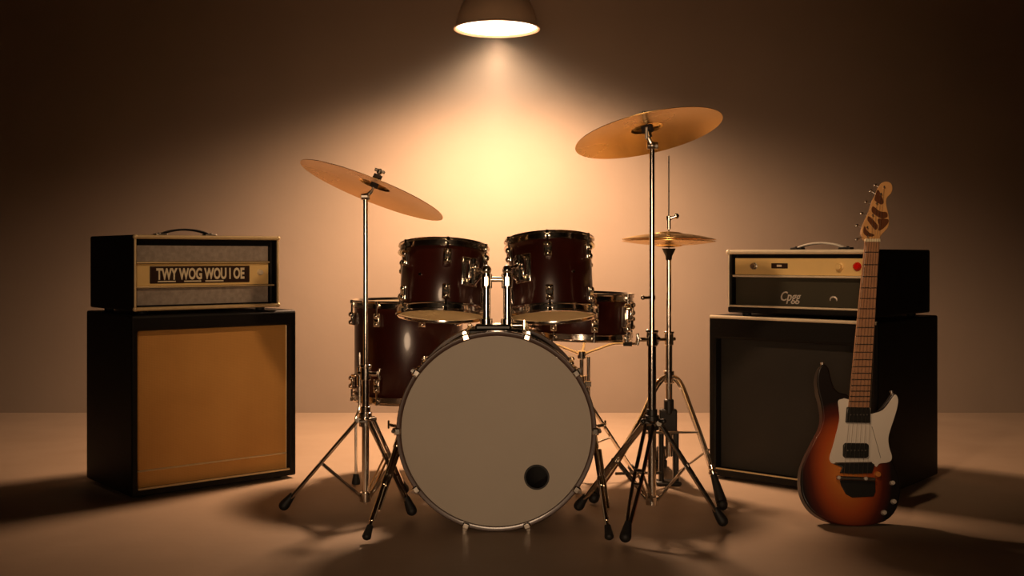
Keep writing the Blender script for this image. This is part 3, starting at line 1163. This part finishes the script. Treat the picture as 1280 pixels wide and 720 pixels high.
# ---- left cabinet ------------------------------------------------------------
LA = 40.0
LFL = Vector((-1.239, 3.597, 0))
lc = thing('speaker_cabinet', 'black speaker cabinet with golden tan grille cloth, on the left', 'speaker', LFL, (0, 0, R(LA)), 'amplifier stacks')
W, D, H = 0.600, 0.43, 0.606
f0 = 0.010
bm = BM()
open_box(bm, W, D, H - f0, 0.020, 0.022, 0.022, 0.052, 0.038)
bm.transform(T(0, 0, f0))
obj('cabinet_shell', bm, 'tolex', lc, bevel=0.007, seg=3)
feet(lc, W, D, h=0.013)
gz = f0 + 0.024
panel('grille_cloth', 0.0215, W - 0.0235, 0.030, gz + 0.056, H - 0.054, 0.009, 'grille_tan', lc)
panel('lower_grille_strip', 0.0215, W - 0.0235, 0.031, gz - 0.001, gz + 0.053, 0.008, 'grille_tan', lc)
bm = BM()
tube(bm, [(0.022, 0.029, gz + 0.0545), (W - 0.024, 0.029, gz + 0.0545)], 0.0032, 8)
obj('grille_divider', bm, 'piping', lc)
bm = BM()
tube(bm, [(0.022, 0.006, f0 + 0.0235), (W - 0.024, 0.006, f0 + 0.0235)], 0.0042, 8)
obj('lower_piping', bm, 'piping', lc)
bm = BM()
for x in (0.0225, W - 0.0245):
    tube(bm, [(x, 0.0285, gz), (x, 0.0285, H - 0.056)], 0.0014, 6)
obj('side_piping', bm, 'piping', lc)

# ---- left amplifier head -------------------------------------------------------
u = Vector((math.cos(R(LA)), math.sin(R(LA)), 0))
v = Vector((-math.sin(R(LA)), math.cos(R(LA)), 0))
la = thing('amplifier_head', 'amplifier head with silver grey grilles, gold band and lettered nameplate, on the tan cabinet', 'amplifier', LFL + u * 0.008 + v * 0.010 + Vector((0, 0, H)), (0, 0, R(LA)), 'amplifier stacks')
W2, D2, H2 = 0.530, 0.405, 0.264
f1_ = 0.012
bm = BM()
open_box(bm, W2, D2, H2 - f1_, 0.012, 0.012, 0.014, 0.014, 0.034)
bm.transform(T(0, 0, f1_))
obj('amplifier_shell', bm, 'tolex', la, bevel=0.006, seg=3)
feet(la, W2, D2, h=0.014)
bm = BM()      # light piping all round the front lip
z0, z1 = f1_ + 0.007, H2 - 0.007
for a, b in (((0.006, z0), (W2 - 0.006, z0)), ((0.006, z1), (W2 - 0.006, z1))):
    tube(bm, [(a[0], -0.001, a[1]), (b[0], -0.001, b[1])], 0.0068, 10)
for x in (0.006, W2 - 0.006):
    tube(bm, [(x, -0.0005, z0), (x, -0.0005, z1)], 0.0042, 10)
for x in (0.006, W2 - 0.006):
    for z in (z0, z1):
        ball(bm, (x, -0.001, z), 0.0082)
obj('front_piping', bm, 'piping', la)
px0, px1 = 0.0135, W2 - 0.034
panel('upper_grille', px0, px1, 0.020, 0.176, 0.229, 0.012, 'grille_grey', la)
panel('lower_grille', px0, px1, 0.020, 0.030, 0.087, 0.012, 'grille_grey', la)
pn = panel('control_panel', px0, px1, 0.018, 0.094, 0.168, 0.014, 'goldpanel', la)
for z, x1 in ((0.172, px1), (0.0905, W2 - 0.016)):
    bm = BM()
    box(bm, ((px0 + x1) / 2, 0.014, z), (x1 - px0, 0.016, 0.0055))
    obj('trim_strip', bm, 'piping', la, bevel=0.0015)
npl = panel('nameplate', 0.062, 0.422, 0.0145, 0.102, 0.160, 0.005, 'plate', la, bevel=0.002)
text('lettering', 'TWY WOG WOU I OE', 0.052, 0.242, 0.0137, 0.1315, 'letter', npl, extrude=0.0015, width=0.318, bold=0.0018)
for x0_, x1_ in ((0.088, 0.150), (0.180, 0.240), (0.256, 0.322)):
    bm = BM()
    box(bm, ((x0_ + x1_) / 2, 0.0137, 0.1085), (x1_ - x0_, 0.003, 0.0045))
    obj('underline', bm, 'letter', npl)
bm = BM()
lathe(bm, [(0, 0), (0.011, 0), (0.010, 0.006), (0.008, 0.012), (0, 0.012)], 20, T(0.463, 0.018, 0.136) @ RX(90))
obj('knob', bm, 'cream', pn)
handle(la, W2 / 2, 0.2, H2 - 0.003, 0.175, 'tolexgrey', 'steel')

# ---- right cabinet ---------------------------------------------------------------
RA = -40.7
RFL = Vector((0.712, 3.985, 0))
rc = thing('speaker_cabinet', 'black speaker cabinet with black grille cloth, behind the guitar', 'speaker', RFL, (0, 0, R(RA)), 'amplifier stacks')
W, D, H = 0.625, 0.545, 0.586
bm = BM()
open_box(bm, W, D, H - f0, 0.026, 0.024, 0.026, 0.082, 0.046)
bm.transform(T(0, 0, f0))
obj('cabinet_shell', bm, 'tolexgrey', rc, bevel=0.007, seg=3)
feet(rc, W, D, h=0.013)
panel('grille_cloth', 0.0275, W - 0.0255, 0.037, f0 + 0.028, H - 0.084, 0.0085, 'grille_black', rc)
bm = BM()
tube(bm, [(0.024, 0.006, f0 + 0.0255), (W - 0.024, 0.006, f0 + 0.0255)], 0.0042, 8)
obj('lower_piping', bm, 'piping', rc)
bm = BM()
tube(bm, [(0.004, 0.002, H - 0.005), (W - 0.004, 0.002, H - 0.005)], 0.0062, 8)
obj('top_piping', bm, 'cream', rc)

# ---- right amplifier head ------------------------------------------------------------
u = Vector((math.cos(R(RA)), math.sin(R(RA)), 0))
v = Vector((-math.sin(R(RA)), math.cos(R(RA)), 0))
ra = thing('amplifier_head', 'amplifier head with gold control strip, red jewel and dark olive panel, behind the guitar neck', 'amplifier', RFL + u * 0.068 + v * 0.012 + Vector((0, 0, H)), (0, 0, R(RA)), 'amplifier stacks')
W2, D2, H2 = 0.548, 0.48, 0.236
bm = BM()
open_box(bm, W2, D2, H2 - f1_, 0.016, 0.016, 0.026, 0.014, 0.036)
bm.transform(T(0, 0, f1_))
obj('amplifier_shell', bm, 'tolex', ra, bevel=0.006, seg=3)
feet(ra, W2, D2, h=0.014)
bm = BM()
z1 = H2 - 0.008
tube(bm, [(0.006, -0.001, z1), (W2 - 0.006, -0.001, z1)], 0.0082, 10)
for x in (0.006, W2 - 0.006):
    ball(bm, (x, -0.001, z1), 0.0098)
    tube(bm, [(x, 0.0, f1_ + 0.02), (x, 0.0, z1)], 0.0030, 8)
obj('front_piping', bm, 'cream', ra)
px0, px1 = 0.022, W2 - 0.018
pn = panel('control_panel', px0, px1, 0.016, 0.148, 0.206, 0.015, 'goldpanel', ra)
bm = BM()
box(bm, ((px0 + px1) / 2 - 0.002, 0.010, 0.1435), (px1 - px0, 0.022, 0.0075))
obj('trim_strip', bm, 'cream', ra, bevel=0.002)
lp = panel('lower_panel', px0, px1, 0.020, 0.040, 0.139, 0.013, 'greenpanel', ra)
bm = BM()
tube(bm, [(0.010, 0.002, 0.0365), (W2 - 0.012, 0.002, 0.0365)], 0.0038, 8)
obj('lower_piping', bm, 'cream', ra)
for x, m_, r_ in ((0.098, 'steel', 0.0125), (0.415, 'goldpanel', 0.014)):
    bm = BM()
    lathe(bm, [(0, 0), (r_, 0), (r_, 0.004), (r_ * .75, 0.006), (r_ * .7, 0.016), (0, 0.017)], 22, T(x, 0.0165, 0.178) @ RX(90))
    o = obj('knob', bm, m_, pn)
bm = BM()
box(bm, (0.196, 0.0148, 0.180), (0.062, 0.004, 0.018))
lbl = obj('panel_label', bm, 'plate', pn, bevel=0.0015)
bm = BM()
box(bm, (0.196, 0.0125, 0.180), (0.018, 0.002, 0.007))
obj('label_mark', bm, 'cream', lbl)
bm = BM()
lathe(bm, [(0, 0), (0.015, 0), (0.014, 0.005), (0.009, 0.011), (0, 0.013)], 22, T(0.476, 0.0165, 0.179) @ RX(90))
o = obj('jewel_light', bm, 'jewel', pn)
o['label'] = 'red jewel light'
text('script_lettering', 'Cpgg', 0.046, 0.232, 0.0185, 0.073, 'knob', lp, extrude=0.0015, width=0.075, shear=0.3, bold=0.0003)
bm = BM()
bmesh.ops.create_circle
pts = [(0.392 + 0.012 * math.cos(a), 0.0185, 0.066 + 0.010 * math.sin(a)) for a in [R(-20) + R(220) * i / 12 for i in range(13)]]
tube(bm, pts, [0.001 + 0.0025 * math.sin(PI * i / 12) for i in range(13)], 8)
obj('crescent_emblem', bm, 'knob', lp)
handle(ra, W2 / 2 - 0.01, 0.2, H2 - 0.003, 0.175, 'whitehandle', 'blackmetal')

# ------------------------------------------------------------------ guitar
TH = R(17.0)
GO = Vector((at(1066, 655, 3.26).x, 3.26, 0.0145))
nb = Vector((0, math.cos(TH), -math.sin(TH)))
upv = Vector((0, math.sin(TH), math.cos(TH)))


def uv(px, py):
    d = Vector(((px - 640) / FPX, 1, -(py - HOR) / FPX))
    c = Vector((0, 0, CAMZ))
    s = (GO - c).dot(nb) / d.dot(nb)
    p = c + d * s - GO
    return (p.x, p.dot(upv))


def cr3(pts):
    return [uv(990 + x / 3.1333, 440 + y / 3.1304) for x, y in pts]


def crh(pts):
    return [uv(1060 + x / 8.185, 222 + y / 8.182) for x, y in pts]


g = thing('electric_guitar', 'sunburst electric guitar with white pickguard leaning on the right stack', 'guitar', GO, (-TH, 0, 0))
body_px = [(222, 170), (185, 157), (165, 136), (152, 95), (143, 62), (126, 47), (108, 62), (98, 105), (103, 155), (115, 205), (121, 258), (110, 302), (84, 352),
           (56, 408), (37, 462), (34, 520), (45, 572), (76, 620), (122, 652), (182, 672), (250, 680), (318, 675), (372, 657), (406, 622), (421, 578), (426, 530),
           (417, 480), (398, 432), (385, 390), (380, 345), (386, 303), (400, 262), (414, 222), (419, 188), (412, 166), (400, 160), (386, 180), (352, 220), (318, 236), (296, 238), (260, 225)]
out = cr3(smooth_pts(body_px, 5))
vmin = min(p[1] for p in out)
bc = cr3([(225, 440)])[0]
bm = BM()
prism(bm, out, 0.0, 0.044)
body = obj('body', bm, burst_mat(bc[0] - 0.012, bc[1] - 0.02, 0.155, 0.245), g, bevel=0.009, seg=4, angle=45)
pg = [(214, 184), (196, 184), (180, 192), (183, 228), (184, 268), (172, 320), (158, 372), (147, 408), (148, 426), (162, 437), (220, 436), (300, 434), (318, 440), (330, 450), (343, 437), (372, 433),
      (388, 424), (390, 405), (380, 372), (377, 336), (386, 300), (400, 258), (411, 220), (415, 190), (410, 172), (401, 168), (387, 188), (356, 226), (320, 240), (306, 240), (300, 214)]
bm = BM()
prism(bm, cr3(smooth_pts(pg, 4)), -0.0028, 0.002)
obj('pickguard', bm, 'pickguard', g, bevel=0.0008)
bm = BM()
a, b = cr3([(312, 292), (346, 415)])
tube(bm, [(a[0], -0.0028, a[1]), (b[0], -0.0028, b[1])], 0.0007, 6)
obj('pickguard_seam', bm, 'plate', g)


def quad(name, pts, y0, y1, m, bevel=0.002, parent=None):
    bm = BM()
    prism(bm, cr3(pts), y0, y1)
    return obj(name, bm, m, parent or g, bevel=bevel)


def poles(pk, x0, x1, y):
    for i in range(6):
        p = cr3([(x0 + (x1 - x0) * i / 5, y)])[0]
        bm = BM()
        lathe(bm, [(0, 0.0), (0.0028, 0), (0.0022, 0.0012), (0, 0.0015)], 10, T(p[0], -0.0118, p[1]) @ RX(90))
        obj('pole_piece', bm, 'steel', pk)


pk = quad('pickup', [(212, 216), (302, 219), (304, 279), (207, 277)], -0.011, 0.001, 'pickup', 0.003)
poles(pk, 226, 290, 248)
pk = quad('pickup', [(205, 357), (290, 358), (298, 366), (297, 408), (290, 416), (206, 415), (197, 408), (198, 365)], -0.0105, 0.001, 'pickup', 0.003)
poles(pk, 214, 284, 387)
quad('bridge_plate', [(160, 437), (305, 431), (322, 441), (312, 475), (240, 478), (186, 474), (196, 452)], -0.006, 0.002, 'pickup', 0.0015)
bm = BM()
a, b = cr3([(166, 436), (310, 434)])
tube(bm, [(a[0], -0.0075, a[1]), (b[0], -0.0075, b[1])], 0.0022, 8)
obj('bridge_edge', bm, 'steel', g)
quad('tailpiece_cover', [(186, 500), (325, 500), (326, 548), (318, 566), (235, 570), (210, 556), (192, 524)], -0.004, 0.002, 'pickup', 0.0015)
bm = BM()
a, b = cr3([(170, 494), (320, 500)])
tube(bm, [(a[0], -0.012, a[1]), (b[0], -0.012, b[1])], 0.0058, 12)
br = obj('tailpiece_bar', bm, 'steel', g)
for p in cr3([(178, 494), (283, 498)]):
    bm = BM()
    lathe(bm, [(0, 0), (0.006, 0), (0.006, 0.003), (0.004, 0.006), (0, 0.007)], 16, T(p[0], -0.016, p[1]) @ RX(90))
    rod(bm, (p[0], -0.016, p[1]), (p[0], 0.004, p[1]), 0.004)
    obj('tailpiece_stud', bm, 'knob', br)
for (x, y), m_, r_ in (((333, 480), 'amberknob', 0.0095), ((391, 513), 'knob', 0.0072), ((396, 586), 'knob', 0.0078), ((358, 629), 'knob', 0.0078)):
    p = cr3([(x, y)])[0]
    bm = BM()
    lathe(bm, [(0, -0.003), (r_, -0.003), (r_ * .95, 0.006), (r_ * .8, 0.012), (0, 0.013)], 20, T(p[0], -0.001, p[1]) @ RX(90))
    o = obj('control_knob', bm, m_, g)
    if m_ == 'amberknob':
        o['label'] = 'amber control knob'
# neck
nl0, nr0 = uv(1059.5, 510), uv(1085.5, 510)
nl1, nr1 = uv(1080.4, 300), uv(1098.8, 300)
hl, hr = uv(1055.8, 545), uv(1087, 545)
bm = BM()
rings = []
N = 10
for i in range(N + 1):
    t = i / N
    l = (nl0[0] + (nl1[0] - nl0[0]) * t, nl0[1] + (nl1[1] - nl0[1]) * t)
    r_ = (nr0[0] + (nr1[0] - nr0[0]) * t, nr0[1] + (nr1[1] - nr0[1]) * t)
    c = ((l[0] + r_[0]) / 2, (l[1] + r_[1]) / 2)
    hw = (r_[0] - l[0]) / 2
    ring = [bm.verts.new((c[0] - hw * math.cos(PI * k / 8), -0.004 + (0.018) * math.sin(PI * k / 8) ** 0.8, c[1])) for k in range(9)]
    rings.append(ring)
for a, b in zip(rings[:-1], rings[1:]):
    for k in range(8):
        bm.faces.new((a[k], a[k + 1], b[k + 1], b[k]))
    bm.faces.new((a[8], a[0], b[0], b[8]))
bm.faces.new(rings[0])
bm.faces.new(rings[-1][::-1])
obj('neck', bm, 'maple', g)
bm = BM()
prism(bm, [nl0, nr0, nr1, nl1], -0.0095, -0.004)
fb_ = obj('fretboard', bm, 'fretboard', g, bevel=0.001)
scale_top = 1.0
L0 = 1.45   # scale length relative to the fretboard
for i in range(1, 22):
    t = 1 - L0 * (1 - 2 ** (-i / 12))
    if t < 0.01:
        break
    a = (nl0[0] + (nl1[0] - nl0[0]) * t, nl0[1] + (nl1[1] - nl0[1]) * t)
    b = (nr0[0] + (nr1[0] - nr0[0]) * t, nr0[1] + (nr1[1] - nr0[1]) * t)
    bm = BM()
    tube(bm, [(a[0] + 0.001, -0.0098, a[1]), (b[0] - 0.001, -0.0098, b[1])], 0.0017, 6)
    obj('fret', bm, 'steel', fb_)
nutl, nutr = crh([(163, 660)])[0], crh([(320, 660)])[0]
hdp = [(163, 640), (150, 610), (134, 560), (148, 490), (184, 408), (222, 318), (242, 244), (280, 172), (306, 104), (338, 60), (390, 44), (436, 64), (452, 112), (438, 166), (402, 204), (388, 246), (392, 300),
       (410, 380), (418, 460), (402, 520), (358, 568), (328, 606), (320, 640)]
bm = BM()
prism(bm, crh(smooth_pts(hdp, 4, False)), -0.005, 0.011)
hs = obj('headstock', bm, 'maple', g, bevel=0.002)
bm = BM()
p0, p1 = crh([(163, 636)])[0], crh([(322, 668)])[0]
box(bm, ((p0[0] + p1[0]) / 2, -0.006, (p0[1] + p1[1]) / 2), (p1[0] - p0[0], 0.012, p0[1] - p1[1]))
obj('nut', bm, 'letter', g, bevel=0.001)
for pts in ([(300, 130), (340, 200), (360, 260), (330, 280), (280, 250), (265, 220)], [(255, 300), (320, 350), (390, 360), (395, 410), (330, 420), (250, 370), (235, 330)],
            [(205, 400), (255, 440), (300, 500), (275, 540), (230, 490), (195, 440)], [(165, 500), (200, 560), (265, 590), (240, 608), (180, 600), (150, 560)],
            [(300, 430), (400, 430), (405, 470), (350, 530), (305, 545), (312, 490)]):
    bm = BM()
    prism(bm, crh(smooth_pts(pts, 4)), -0.0058, -0.004)
    obj('headstock_inlay', bm, 'darkinlay', hs, bevel=0.0004)
tun = [(285, 72, 322, 92), (237, 132, 290, 165), (190, 244, 246, 262), (145, 362, 205, 380), (97, 486, 150, 505), (97, 626, 152, 600)]
posts = []
for x, y, x2, y2 in tun:
    p, q_ = crh([(x, y)])[0], crh([(x2, y2)])[0]
    pi_ = crh([(x2 + 38, y2 + 12)])[0]
    bm = BM()
    rod(bm, (p[0], 0.006, p[1]), (q_[0], 0.006, q_[1]), 0.002, seg=8)
    ball(bm, (p[0], 0.006, p[1]), 0.0055, (1.25, 0.6, 0.8), RY(-30))
    rod(bm, (pi_[0], -0.012, pi_[1]), (pi_[0], 0.012, pi_[1]), 0.0028, seg=10)
    obj('tuning_peg', bm, 'steel', hs)
    posts.append((pi_[0], pi_[1]))
for i in range(6):
    t = (i + 0.7) / 6.4
    b0 = cr3([(196 + 92 * i / 5, 497)])[0]
    nA = (nutl[0] + (nutr[0] - nutl[0]) * t, nutl[1])
    bm = BM()
    pk_ = posts[5 - i]
    tube(bm, [(b0[0], -0.0165, b0[1]), (nA[0], -0.0128, nA[1] + 0.003), (pk_[0], -0.010, pk_[1])], 0.00045, 5)
    obj('string', bm, 'steel', g)
for p in cr3([(126, 46), (400, 158)]):
    bm = BM()
    rod(bm, (p[0], 0.022, p[1] - 0.004), (p[0], 0.022, p[1] + 0.008), 0.003, 0.006)
    obj('strap_button', bm, 'steel', g)
